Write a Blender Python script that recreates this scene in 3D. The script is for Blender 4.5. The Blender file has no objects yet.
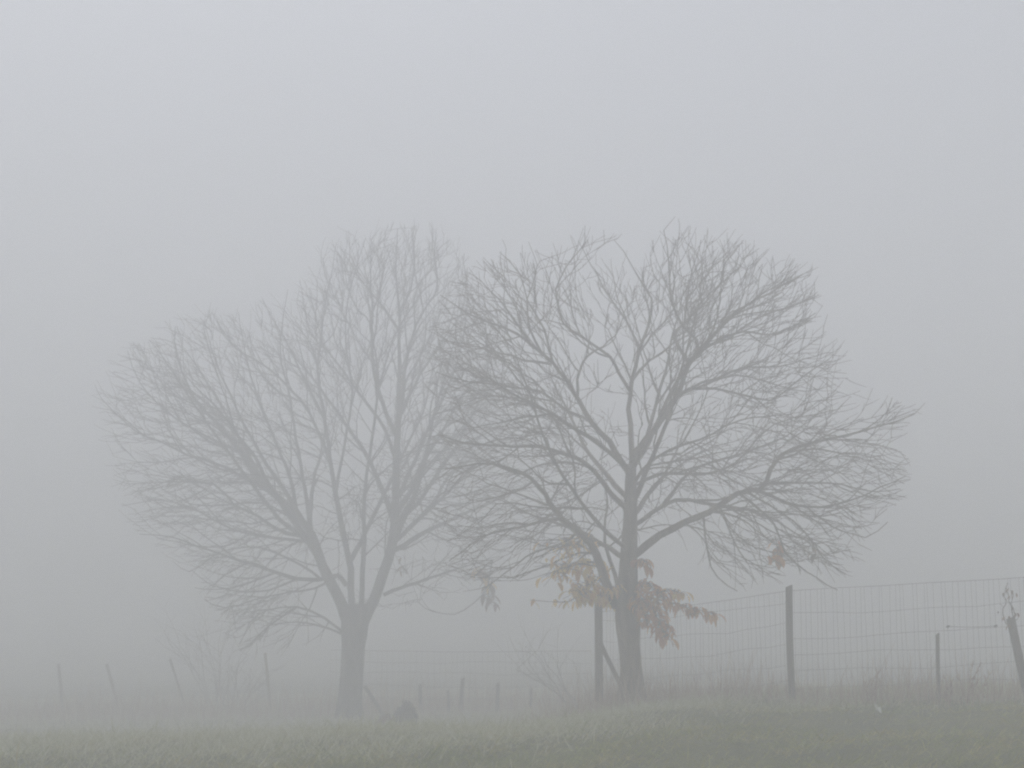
import bpy, math, random
import numpy as np
from mathutils import Vector

rnd = random.Random(11)
nrg = np.random.default_rng(5)
sc = bpy.context.scene
COL = sc.collection

# ------------------------------------------------------------------ camera
F = 1407.0                      # focal length in pixels of a 1024 wide frame
EYE = 1.6
PITCH = math.atan(216.0 / F)
CP, SP = math.cos(PITCH), math.sin(PITCH)
cam_d = bpy.data.cameras.new('camera')
cam_d.sensor_width = 36.0
cam_d.lens = F / 1024.0 * 36.0
cam_d.clip_start = 0.05
cam_d.clip_end = 2000.0
cam = bpy.data.objects.new('camera', cam_d)
COL.objects.link(cam)
cam.location = (0, 0, EYE)
cam.rotation_euler = (math.pi / 2 + PITCH, 0, 0)
sc.camera = cam


def at(px, py, Y):
    """real-world point seen at a pixel, Y metres in front of the camera"""
    u, v = (px - 512.0) / F, (384.0 - py) / F
    dy, dz = CP - v * SP, SP + v * CP
    t = Y / dy
    return np.array([u * t, Y, EYE + dz * t])


def smooth01(t):
    t = np.clip(t, 0, 1)
    return t * t * (3 - 2 * t)


# ------------------------------------------------------------------ terrain
def ground_z(x, y):
    x = np.asarray(x, float)
    y = np.asarray(y, float)
    xs = 15.0 * np.tanh(x / 15.0)
    yc = 18.5 + 4.8 * smooth01((x + 0.8) / 5.0)
    d = np.maximum(0, y - yc)
    a = -1.5 * (1 - np.exp(-(d * d / (d + 2.0)) / 10.0))
    n = np.maximum(0, np.minimum(19.0 - y, 14.0))
    a = a - 0.0042 * n * n
    bump = 0.035 * np.sin(x * 1.1 + 0.7 * y) * np.sin(y * 0.9 - 0.4 * x) + 0.02 * np.sin(2.3 * x - 1.7 * y)
    return 0.03 * xs - 0.08 + a + bump


def gz(x, y):
    return float(ground_z(x, y))


# ------------------------------------------------------------------ materials
def new_mat(name):
    m = bpy.data.materials.new(name)
    m.use_nodes = True
    nt = m.node_tree
    b = nt.nodes['Principled BSDF']
    b.inputs['Roughness'].default_value = 0.9
    b.inputs['Specular IOR Level'].default_value = 0.15
    return m, nt, b


def ramp(nt, stops):
    r = nt.nodes.new('ShaderNodeValToRGB')
    e = r.color_ramp.elements
    while len(e) < len(stops):
        e.new(0.5)
    for i, (p, c) in enumerate(stops):
        e[i].position = p
        e[i].color = (c[0], c[1], c[2], 1)
    return r


def noise(nt, scale, detail=4, rough=0.6, vec=None):
    n = nt.nodes.new('ShaderNodeTexNoise')
    n.inputs['Scale'].default_value = scale
    n.inputs['Detail'].default_value = detail
    n.inputs['Roughness'].default_value = rough
    if vec:
        nt.links.new(vec, n.inputs['Vector'])
    return n


def noise_mat(name, scale, stops, bump=0.0, stretch=None, rough=0.9):
    m, nt, b = new_mat(name)
    tc = nt.nodes.new('ShaderNodeTexCoord')
    vec = tc.outputs['Object']
    if stretch:
        mp = nt.nodes.new('ShaderNodeMapping')
        mp.inputs['Scale'].default_value = stretch
        nt.links.new(vec, mp.inputs['Vector'])
        vec = mp.outputs['Vector']
    n = noise(nt, scale, 5, 0.65, vec)
    r = ramp(nt, stops)
    nt.links.new(n.outputs['Fac'], r.inputs['Fac'])
    nt.links.new(r.outputs['Color'], b.inputs['Base Color'])
    b.inputs['Roughness'].default_value = rough
    if bump:
        bp = nt.nodes.new('ShaderNodeBump')
        bp.inputs['Strength'].default_value = bump
        bp.inputs['Distance'].default_value = 0.02
        nt.links.new(n.outputs['Fac'], bp.inputs['Height'])
        nt.links.new(bp.outputs['Normal'], b.inputs['Normal'])
    return m


def island_mat(name, stops, patch=None, patch_scale=0.7, trans=0.0):
    """colour varies from blade to blade (or leaf to leaf), with optional broad patches"""
    m, nt, b = new_mat(name)
    g = nt.nodes.new('ShaderNodeNewGeometry')
    r = ramp(nt, stops)
    nt.links.new(g.outputs['Random Per Island'], r.inputs['Fac'])
    col = r.outputs['Color']
    if patch:
        n = noise(nt, patch_scale, 3, 0.6, g.outputs['Position'])
        r2 = ramp(nt, [(0.42, (0, 0, 0)), (0.62, (1, 1, 1))])
        nt.links.new(n.outputs['Fac'], r2.inputs['Fac'])
        r3 = ramp(nt, patch)
        nt.links.new(g.outputs['Random Per Island'], r3.inputs['Fac'])
        mx = nt.nodes.new('ShaderNodeMix')
        mx.data_type = 'RGBA'
        nt.links.new(r2.outputs['Color'], mx.inputs[0])
        nt.links.new(col, mx.inputs[6])
        nt.links.new(r3.outputs['Color'], mx.inputs[7])
        col = mx.outputs[2]
        # smaller mottling: greener, browner and barer spots in the sward
        n2 = noise(nt, 1.9, 4, 0.65, g.outputs['Position'])
        r4 = ramp(nt, [(0.3, (0.45, 0.62, 0.4)), (0.45, (0.85, 1.0, 0.75)), (0.56, (1.05, 1.0, 0.95)), (0.7, (1.25, 1.0, 0.9))])
        nt.links.new(n2.outputs['Fac'], r4.inputs['Fac'])
        mm = nt.nodes.new('ShaderNodeMix')
        mm.data_type = 'RGBA'
        mm.blend_type = 'MULTIPLY'
        mm.inputs[0].default_value = 1.0
        nt.links.new(col, mm.inputs[6])
        nt.links.new(r4.outputs['Color'], mm.inputs[7])
        col = mm.outputs[2]
    nt.links.new(col, b.inputs['Base Color'])
    if trans:
        tr = nt.nodes.new('ShaderNodeBsdfTranslucent')
        nt.links.new(col, tr.inputs['Color'])
        ms = nt.nodes.new('ShaderNodeMixShader')
        ms.inputs[0].default_value = trans
        nt.links.new(b.outputs[0], ms.inputs[1])
        nt.links.new(tr.outputs[0], ms.inputs[2])
        nt.links.new(ms.outputs[0], nt.nodes['Material Output'].inputs['Surface'])
    return m


M_BARK = noise_mat('bark', 9.0, [(0.3, (0.06, 0.044, 0.03)), (0.5, (0.14, 0.11, 0.078)), (0.7, (0.26, 0.22, 0.16))],
                   bump=0.9, stretch=(1, 1, 0.22))
M_BARK_FAR = noise_mat('grey_bark', 8.0, [(0.3, (0.05, 0.044, 0.04)), (0.5, (0.11, 0.1, 0.09)), (0.7, (0.2, 0.19, 0.17))],
                       bump=0.9, stretch=(1, 1, 0.22))
M_TWIG = noise_mat('twig_bark', 3.0, [(0.3, (0.12, 0.092, 0.07)), (0.7, (0.22, 0.178, 0.14))])
M_TWIG_FAR = noise_mat('grey_twig_bark', 3.0, [(0.3, (0.12, 0.1, 0.085)), (0.7, (0.2, 0.175, 0.15))])
M_WOOD = noise_mat('weathered_wood', 14.0, [(0.3, (0.1, 0.088, 0.072)), (0.6, (0.2, 0.18, 0.15)), (0.8, (0.31, 0.28, 0.24))],
                   bump=0.6, stretch=(1, 1, 0.12))
M_WOOD_PALE = noise_mat('pale_wood', 14.0, [(0.3, (0.16, 0.14, 0.085)), (0.7, (0.28, 0.25, 0.16))], bump=0.5, stretch=(1, 1, 0.12))
M_WIRE = noise_mat('dull_wire', 6.0, [(0.35, (0.13, 0.12, 0.11)), (0.65, (0.26, 0.25, 0.24))], rough=0.6)
M_LEAF_TAN = island_mat('tan_leaf', [(0.0, (0.66, 0.36, 0.09)), (0.4, (0.84, 0.57, 0.15)), (0.7, (0.8, 0.64, 0.24)), (1.0, (0.46, 0.25, 0.08))], trans=0.6)
M_LEAF_RED = island_mat('russet_leaf', [(0.0, (0.4, 0.16, 0.05)), (0.4, (0.62, 0.27, 0.07)), (0.75, (0.76, 0.43, 0.11)), (1.0, (0.32, 0.17, 0.07))], trans=0.58)
M_LEAF_BROWN = island_mat('brown_leaf', [(0.0, (0.16, 0.09, 0.055)), (0.5, (0.3, 0.165, 0.085)), (1.0, (0.1, 0.075, 0.05))], trans=0.3)
M_CLUMP = island_mat('dark_withered_leaf', [(0.0, (0.03, 0.022, 0.016)), (0.6, (0.06, 0.04, 0.026)), (1.0, (0.1, 0.07, 0.04))])
M_GRASS = island_mat('grass', [(0.0, (0.12, 0.145, 0.004)), (0.4, (0.2, 0.225, 0.008)), (0.72, (0.29, 0.29, 0.016)), (0.9, (0.42, 0.38, 0.05)), (1.0, (0.5, 0.47, 0.22))],
                     patch=[(0.0, (0.2, 0.2, 0.014)), (0.35, (0.34, 0.32, 0.05)), (0.7, (0.4, 0.37, 0.14)), (1.0, (0.52, 0.5, 0.3))], patch_scale=0.55, trans=0.3)
M_STRAW = island_mat('pale_straw', [(0.0, (0.36, 0.37, 0.18)), (0.4, (0.52, 0.52, 0.32)), (0.8, (0.64, 0.64, 0.47)), (1.0, (0.72, 0.73, 0.6))], trans=0.35)
M_WEED = island_mat('dry_weed', [(0.0, (0.3, 0.19, 0.14)), (0.5, (0.45, 0.33, 0.24)), (0.8, (0.52, 0.44, 0.32)), (1.0, (0.6, 0.55, 0.43))], trans=0.25)


def soil_mat():
    m, nt, b = new_mat('turf')
    g = nt.nodes.new('ShaderNodeNewGeometry')
    n1 = noise(nt, 0.6, 5, 0.6, g.outputs['Position'])
    n2 = noise(nt, 9.0, 4, 0.7, g.outputs['Position'])
    r1 = ramp(nt, [(0.35, (0.06, 0.07, 0.02)), (0.55, (0.12, 0.125, 0.04)), (0.75, (0.22, 0.2, 0.09))])
    r2 = ramp(nt, [(0.3, (0.35, 0.35, 0.35)), (0.7, (1, 1, 1))])
    nt.links.new(n1.outputs['Fac'], r1.inputs['Fac'])
    nt.links.new(n2.outputs['Fac'], r2.inputs['Fac'])
    mx = nt.nodes.new('ShaderNodeMix')
    mx.data_type = 'RGBA'
    mx.blend_type = 'MULTIPLY'
    mx.inputs[0].default_value = 0.7
    nt.links.new(r1.outputs['Color'], mx.inputs[6])
    nt.links.new(r2.outputs['Color'], mx.inputs[7])
    nt.links.new(mx.outputs[2], b.inputs['Base Color'])
    bp = nt.nodes.new('ShaderNodeBump')
    bp.inputs['Strength'].default_value = 0.6
    bp.inputs['Distance'].default_value = 0.05
    nt.links.new(n2.outputs['Fac'], bp.inputs['Height'])
    nt.links.new(bp.outputs['Normal'], b.inputs['Normal'])
    return m


M_SOIL = soil_mat()


# ------------------------------------------------------------------ object helpers
class MB:
    """collects vertices and faces of one mesh"""

    def __init__(self):
        self.v, self.f, self.n = [], [], 0

    def add(self, verts, faces):
        verts = np.asarray(verts, float).reshape(-1, 3)
        self.v.append(verts)
        k = self.n
        self.f.extend([tuple(i + k for i in q) for q in faces])
        self.n += len(verts)

    def tube(self, pts, radii, sides=5, cap=True, rough=0.0):
        pts = np.asarray(pts, float)
        n = len(pts)
        tan = np.gradient(pts, axis=0)
        tan /= np.linalg.norm(tan, axis=1)[:, None] + 1e-9
        ref = np.array([0.0, 0, 1]) if abs(tan[0][2]) < 0.9 else np.array([1.0, 0, 0])
        rings = []
        ang = np.arange(sides) * 2 * math.pi / sides
        for i in range(n):
            a = np.cross(tan[i], ref)
            a /= np.linalg.norm(a) + 1e-9
            b = np.cross(a, tan[i])
            ref = b
            rr = radii[i] * (1 + rough * (nrg.random(sides) - 0.5)) if rough else np.full(sides, radii[i])
            rings.append(pts[i] + (np.cos(ang) * rr)[:, None] * a + (np.sin(ang) * rr)[:, None] * b)
        faces = []
        for i in range(n - 1):
            for j in range(sides):
                k = (j + 1) % sides
                faces.append((i * sides + j, i * sides + k, (i + 1) * sides + k, (i + 1) * sides + j))
        if cap:
            faces.append(tuple(range(sides - 1, -1, -1)))
            faces.append(tuple((n - 1) * sides + j for j in range(sides)))
        self.add(np.concatenate(rings), faces)

    def build(self, name, mat, parent=None, smooth=True, origin=None):
        v = np.concatenate(self.v) if self.v else np.zeros((0, 3))
        o3 = np.zeros(3)
        if parent is not None:
            p = parent
            while p is not None:
                o3 = o3 + np.array(p.location)
                p = p.parent
        elif origin is not None:
            o3 = np.asarray(origin, float)
        me = bpy.data.meshes.new(name)
        me.from_pydata((v - o3).tolist(), [], self.f)
        me.materials.append(mat)
        if smooth:
            me.polygons.foreach_set('use_smooth', [True] * len(me.polygons))
        me.update()
        o = bpy.data.objects.new(name, me)
        COL.objects.link(o)
        if parent is not None:
            o.parent = parent
        elif origin is not None:
            o.location = origin
        return o


def empty(name, loc):
    o = bpy.data.objects.new(name, None)
    o.empty_display_size = 0.2
    COL.objects.link(o)
    o.location = [float(c) for c in loc]
    return o


def tag(o, label, cat, group=None, kind=None):
    if label:
        o['label'] = label
    if cat:
        o['category'] = cat
    if group:
        o['group'] = group
    if kind:
        o['kind'] = kind
    return o


def catmull(P, step):
    P = np.asarray(P, float)
    if len(P) == 2:
        n = max(2, int(np.linalg.norm(P[1] - P[0]) / step) + 1)
        t = np.linspace(0, 1, n)[:, None]
        return P[0] * (1 - t) + P[1] * t
    Q = np.vstack([2 * P[0] - P[1], P, 2 * P[-1] - P[-2]])
    out = []
    for i in range(len(P) - 1):
        p0, p1, p2, p3 = Q[i], Q[i + 1], Q[i + 2], Q[i + 3]
        n = max(2, int(np.linalg.norm(p2 - p1) / step))
        for t in np.arange(n) / n:
            out.append(0.5 * ((2 * p1) + (-p0 + p2) * t + (2 * p0 - 5 * p1 + 4 * p2 - p3) * t * t
                              + (-p0 + 3 * p1 - 3 * p2 + p3) * t ** 3))
    out.append(P[-1])
    return np.array(out)


def unit(v):
    return v / (np.linalg.norm(v) + 1e-9)


# ------------------------------------------------------------------ trees
class Tree:
    def __init__(self, Y, env_c, env_poly, depth_r, rmin):
        self.Y, self.depth_r, self.rmin = Y, depth_r, rmin
        c = at(*env_c, Y)
        self.c = c
        self.pxm = Y / F
        a, r = [], []
        for (x, y) in env_poly:
            p = at(x, y, Y) - c
            a.append(math.atan2(p[2], p[0]))
            r.append(math.hypot(p[0], p[2]))
        o = np.argsort(a)
        a, r = np.array(a)[o], np.array(r)[o]
        self.ea = np.concatenate([a - 2 * math.pi, a, a + 2 * math.pi])
        self.er = np.concatenate([r, r, r])
        self.branches = []      # (limb index, level, pts, radii)

    def env(self, p):
        d = p - self.c
        rr = np.interp(math.atan2(d[2], d[0]), self.ea, self.er)
        return math.sqrt((math.hypot(d[0], d[2]) / rr) ** 2 + (d[1] / self.depth_r) ** 2)

    def fill(self, k=1.0, cell=0.3, cap=0.42, gaps=(0.26, 0.24, 0.2), lens=((1.0, 3.0), (0.5, 1.35), (0.2, 0.6))):
        """fill the crown level by level: side branches, then twigs, then shoots; a full spot takes no more"""
        occ = {}

        def key(p):
            return (int(math.floor(p[0] / cell)), int(math.floor(p[1] / cell)), int(math.floor(p[2] / cell)))
        for (lb, lv, P, R) in self.branches:
            for i in range(1, len(P)):
                q = key(P[i])
                occ[q] = occ.get(q, 0) + 0.5 * np.linalg.norm(P[i] - P[i - 1])
        level = 1
        cur = list(self.branches)
        while level < 4:
            gap = gaps[level - 1] * k
            jobs = []
            for (lb, lv, P, R) in cur:
                seg = np.linalg.norm(np.diff(P, axis=0), axis=1)
                cum = np.concatenate([[0], np.cumsum(seg)])
                L = cum[-1]
                sp = (0.16 if level == 1 else 0.1) * L + rnd.uniform(0, gap)
                az = rnd.uniform(0, 6.28)
                while sp < L * 0.99:
                    i = max(0, min(int(np.searchsorted(cum, sp)) - 1, len(P) - 2))
                    f = (sp - cum[i]) / (seg[i] + 1e-9)
                    az += 2.4 + rnd.uniform(-0.5, 0.5)
                    jobs.append((lb, P[i] * (1 - f) + P[i + 1] * f, R[i] * (1 - f) + R[i + 1] * f, unit(P[i + 1] - P[i]), az, L - sp))
                    sp += gap * rnd.uniform(0.6, 1.5)
                # the tip of a limb forks on
                if level < 3:
                    for q in range(2):
                        jobs.append((lb, P[-1], R[-1], unit(P[-1] - P[-2]), rnd.uniform(0, 6.28), 0.8 * k))
            rnd.shuffle(jobs)
            nxt = []
            for (lb, p, r, tg, az, rem) in jobs:
                e0 = self.env(p)
                if e0 < 0.22 and rnd.random() < 0.6:
                    continue
                a = unit(np.cross(tg, [0.3, 0.2, 1.0]))
                b = np.cross(a, tg)
                ang = math.radians(rnd.uniform(26, 54))
                out = unit(p - self.c)
                d = unit(tg * math.cos(ang) + (a * math.cos(az) + b * math.sin(az)) * math.sin(ang) + 0.3 * out)
                if out[2] < -0.2 and d[2] < -0.75:
                    d = unit(d + np.array([0, 0, 0.35]) + 0.3 * out)
                lo, hi = lens[level - 1]
                ln = rnd.uniform(lo, hi) * k
                if level == 1:
                    ln *= 0.5 + 0.5 * min(1, rem / (2.5 * k))
                r0 = max(self.rmin, min(r * 0.72, (0.005 + 0.0058 * ln / k, 0.0085, 0.0055)[level - 1] * k))
                step = (0.15, 0.12, 0.09)[level - 1] * k
                n = max(3, int(ln / step))
                pts = [p.copy()]
                slack = rnd.uniform(0.93, 1.03)
                upw = rnd.uniform(0.0, 0.09) if out[2] > -0.1 else rnd.uniform(-0.03, 0.08)
                bend = np.array([rnd.gauss(0, 1), rnd.gauss(0, 1), rnd.gauss(0, 1)]) * 0.035
                for i in range(n):
                    kink = 0.11 + (0.2 if rnd.random() < 0.2 else 0)
                    d = unit(d + np.array([rnd.gauss(0, kink), rnd.gauss(0, kink), rnd.gauss(0, kink)]) * 0.8 + bend + 0.06 * unit(p - self.c) + np.array([0, 0, upw]))
                    p = p + d * step
                    q = key(p)
                    if self.env(p) > slack or p[2] < gz(p[0], p[1]) + 0.9 or (i > 1 and occ.get(q, 0) > cap * k * (1.0, 1.0, 1.35)[level - 1]):
                        break
                    occ[q] = occ.get(q, 0) + step
                    pts.append(p.copy())
                if len(pts) < 3:
                    continue
                pts = np.array(pts)
                t = np.linspace(0, 1, len(pts))
                R = np.maximum(self.rmin * (1.2 - 0.45 * t), r0 * (1 - 0.85 * t))
                nxt.append((lb, level + 1, pts, R))
            self.branches += nxt
            cur = nxt
            level += 1
        print('branches', len(self.branches), 'length', sum(float(np.linalg.norm(np.diff(q[2], axis=0), axis=1).sum()) for q in self.branches))

    def traced(self, specs, nlimb0=0):
        """specs: (parent, points in px, width0, width1, depth change); parent -1 = trunk"""
        paths = []
        for (par, px, w0, w1, dk) in specs:
            if par == -1:
                base_dy = 0.0
                limb = len([1 for q in paths if q[3] == -1])
            else:
                pp, pdy, _, _, plimb = paths[par]
                j = int(np.argmin([(a - px[0][0]) ** 2 + (b - px[0][1]) ** 2 for a, b in pp]))
                base_dy = pdy[j]
                limb = plimb
            xy = catmull(np.array([(x, y, 0) for x, y in px], float), 12)[:, :2]
            n = len(xy)
            s = np.concatenate([[0], np.cumsum(np.linalg.norm(np.diff(xy, axis=0), axis=1))])
            s = s / s[-1]
            dys = base_dy + dk * s + 0.10 * np.sin(s * 9 + len(paths))
            dys = dys - (dys[0] - base_dy) * (1 - s)
            P = np.array([at(x, y, self.Y + q) for (x, y), q in zip(xy, dys)])
            P += (nrg.random(P.shape) - 0.5) * 0.035
            R = np.maximum(self.rmin, (w0 * (1 - s) ** 1.15 + w1 * (1 - (1 - s) ** 1.15)) * 0.40 * self.pxm)
            paths.append((xy, dys, R, par, limb))
            self.branches.append((limb, 1, P, R))
        self.nlimb = len([1 for q in paths if q[3] == -1])

    def depth_limb(self, start_px, dirv, length, w0):
        """a limb that leaves the trunk towards or away from the road"""
        limb = self.nlimb
        self.nlimb += 1
        p = at(*start_px, self.Y)
        d = unit(np.array(dirv, float))
        pts = [p.copy()]
        for i in range(int(length / 0.3)):
            d = unit(d + np.array([rnd.gauss(0, .07), rnd.gauss(0, .07), 0.02 + rnd.gauss(0, .06)]))
            p = p + d * 0.3
            if self.env(p) > 1:
                break
            pts.append(p.copy())
        if len(pts) < 4:
            return
        P = catmull(pts, 0.15)
        s = np.linspace(0, 1, len(P))
        R = np.maximum(self.rmin, w0 * 0.5 * self.pxm * (1 - 0.88 * s))
        self.branches.append((limb, 1, P, R))

    def emit(self, root, mat, tmat):
        for k in range(self.nlimb):
            big, small = MB(), MB()
            for (limb, lv, P, R) in self.branches:
                if limb != k:
                    continue
                if lv == 1:
                    big.tube(P, R, 8, rough=0.12)
                elif lv == 2:
                    big.tube(P, R, 5)
                else:
                    small.tube(P, R, 4 if lv == 3 else 3, cap=False)
            o = big.build('limb', mat, root)
            if small.n:
                small.build('twigs', tmat, o)


def trunk_mesh(pts_px, Y, mat, root, flare=1.0):
    """pts_px: (x, y, width)"""
    C = catmull(np.array([(x, y, w) for x, y, w in pts_px], float), 5)
    mb = MB()
    sides = 18
    rings = []
    for i, (x, y, w) in enumerate(C):
        c = at(x, y, Y)
        r = w * 0.445 * Y / F
        ring = []
        for j in range(sides):
            a = j * 2 * math.pi / sides
            h = c[2]
            k = 1 + 0.06 * math.sin(3 * a + h * 1.3) + 0.035 * math.sin(7 * a - h * 2.1) + 0.03 * (rnd.random() - 0.5)
            ring.append(c + np.array([math.cos(a) * r * k, math.sin(a) * r * k, 0]))
        rings.append(ring)
    n = len(rings)
    faces = [(i * sides + j, i * sides + (j + 1) % sides, (i + 1) * sides + (j + 1) % sides, (i + 1) * sides + j)
             for i in range(n - 1) for j in range(sides)]
    faces.append(tuple((n - 1) * sides + j for j in range(sides)))
    mb.add(np.array(rings).reshape(-1, 3), faces)
    return mb.build('trunk', mat, root)


def leaf(mb, p, size, tilt=None):
    """one withered drooping leaf: folded along its midrib and curled at the tip"""
    az = rnd.uniform(0, 6.283)
    droop = rnd.uniform(0.55, 1.25) if tilt is None else tilt
    h = np.array([math.cos(az), math.sin(az), 0])
    side = np.array([-math.sin(az), math.cos(az), 0])
    pos = np.array(p, float)
    V = []
    n = 5
    wid = size * rnd.uniform(0.11, 0.25)
    ang = droop * 0.6
    for i in range(n):
        t = i / (n - 1)
        w = wid * math.sin(math.pi * (0.1 + 0.88 * t)) ** 0.8
        fold = 0.35 * w
        dirv = h * math.cos(ang) + np.array([0, 0, -1]) * math.sin(ang)
        nrm = h * math.sin(ang) + np.array([0, 0, 1]) * math.cos(ang)
        V += [pos - side * w + nrm * fold, pos, pos + side * w + nrm * fold]
        pos = pos + dirv * size / (n - 1)
        ang = min(1.65, ang + rnd.uniform(0.1, 0.35))
    Fc = []
    for i in range(n - 1):
        for j in range(2):
            a = i * 3 + j
            Fc.append((a, a + 1, a + 4, a + 3))
    mb.add(V, Fc)


def leaf_spray(root, px_path, Y, dk, mat, count, size, spread, label, twig_mat):
    """a twig that still carries withered leaves"""
    xy = catmull(np.array([(x, y, 0) for x, y in px_path], float), 4)[:, :2]
    s = np.linspace(0, 1, len(xy))
    P = np.array([at(x, y, Y + dk * t) for (x, y), t in zip(xy, s)])
    tw = MB()
    tw.tube(P, 0.012 * (1 - 0.7 * s), 5)
    lm = MB()
    for k in range(count):
        t = rnd.uniform(0.18, 1.0)
        i = min(len(P) - 1, int(t * (len(P) - 1)))
        q = P[i] + np.array([rnd.gauss(0, spread), rnd.gauss(0, spread), rnd.gauss(0, spread * 0.6)])
        if np.linalg.norm(q - P[i]) > 0.05:
            tw.tube([P[i], (P[i] + q) / 2 + np.array([0, 0, 0.02]), q], [0.006, 0.005, 0.004], 3, cap=False)
        leaf(lm, q, size * rnd.uniform(0.6, 1.5))
    o = lm.build('leaf_spray', mat, root)
    tag(o, label, None)
    tw.build('twig', twig_mat, o)
    return o


# ---- near tree (right)
YR = 24.0
base_r = at(632, 690, YR)
base_r[2] = gz(base_r[0], YR)
tree_r = empty('bare_tree', base_r)
tag(tree_r, 'leafless spreading tree with straight trunk and a few clumps of orange withered leaves low down', 'tree', 'bare trees in the fog')
yb = 600 + (EYE - (base_r[2] - 0.15)) * F / YR
trunk_mesh([(632, yb, 40), (632, 688, 29), (631, 668, 24), (629, 645, 24), (627, 618, 28), (627, 598, 24), (628, 565, 20), (630, 530, 17),
            (631, 500, 14), (631, 478, 12), (632, 464, 10.5)], YR, M_BARK, tree_r)
R = Tree(YR, (640, 425), [(440, 300), (470, 272), (500, 250), (540, 262), (578, 238), (613, 238), (640, 255), (665, 226), (705, 240), (743, 238),
                          (770, 256), (803, 273), (815, 300), (818, 330), (838, 358), (840, 385), (885, 400), (915, 413), (892, 450),
                          (908, 475), (900, 492), (888, 520), (866, 540), (850, 565), (838, 590), (800, 578), (760, 588), (738, 592),
                          (700, 558), (665, 545), (600, 565), (560, 590), (520, 580), (480, 600), (445, 565), (430, 480), (432, 400), (425, 340)],
         4.0, 0.0052)
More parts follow.
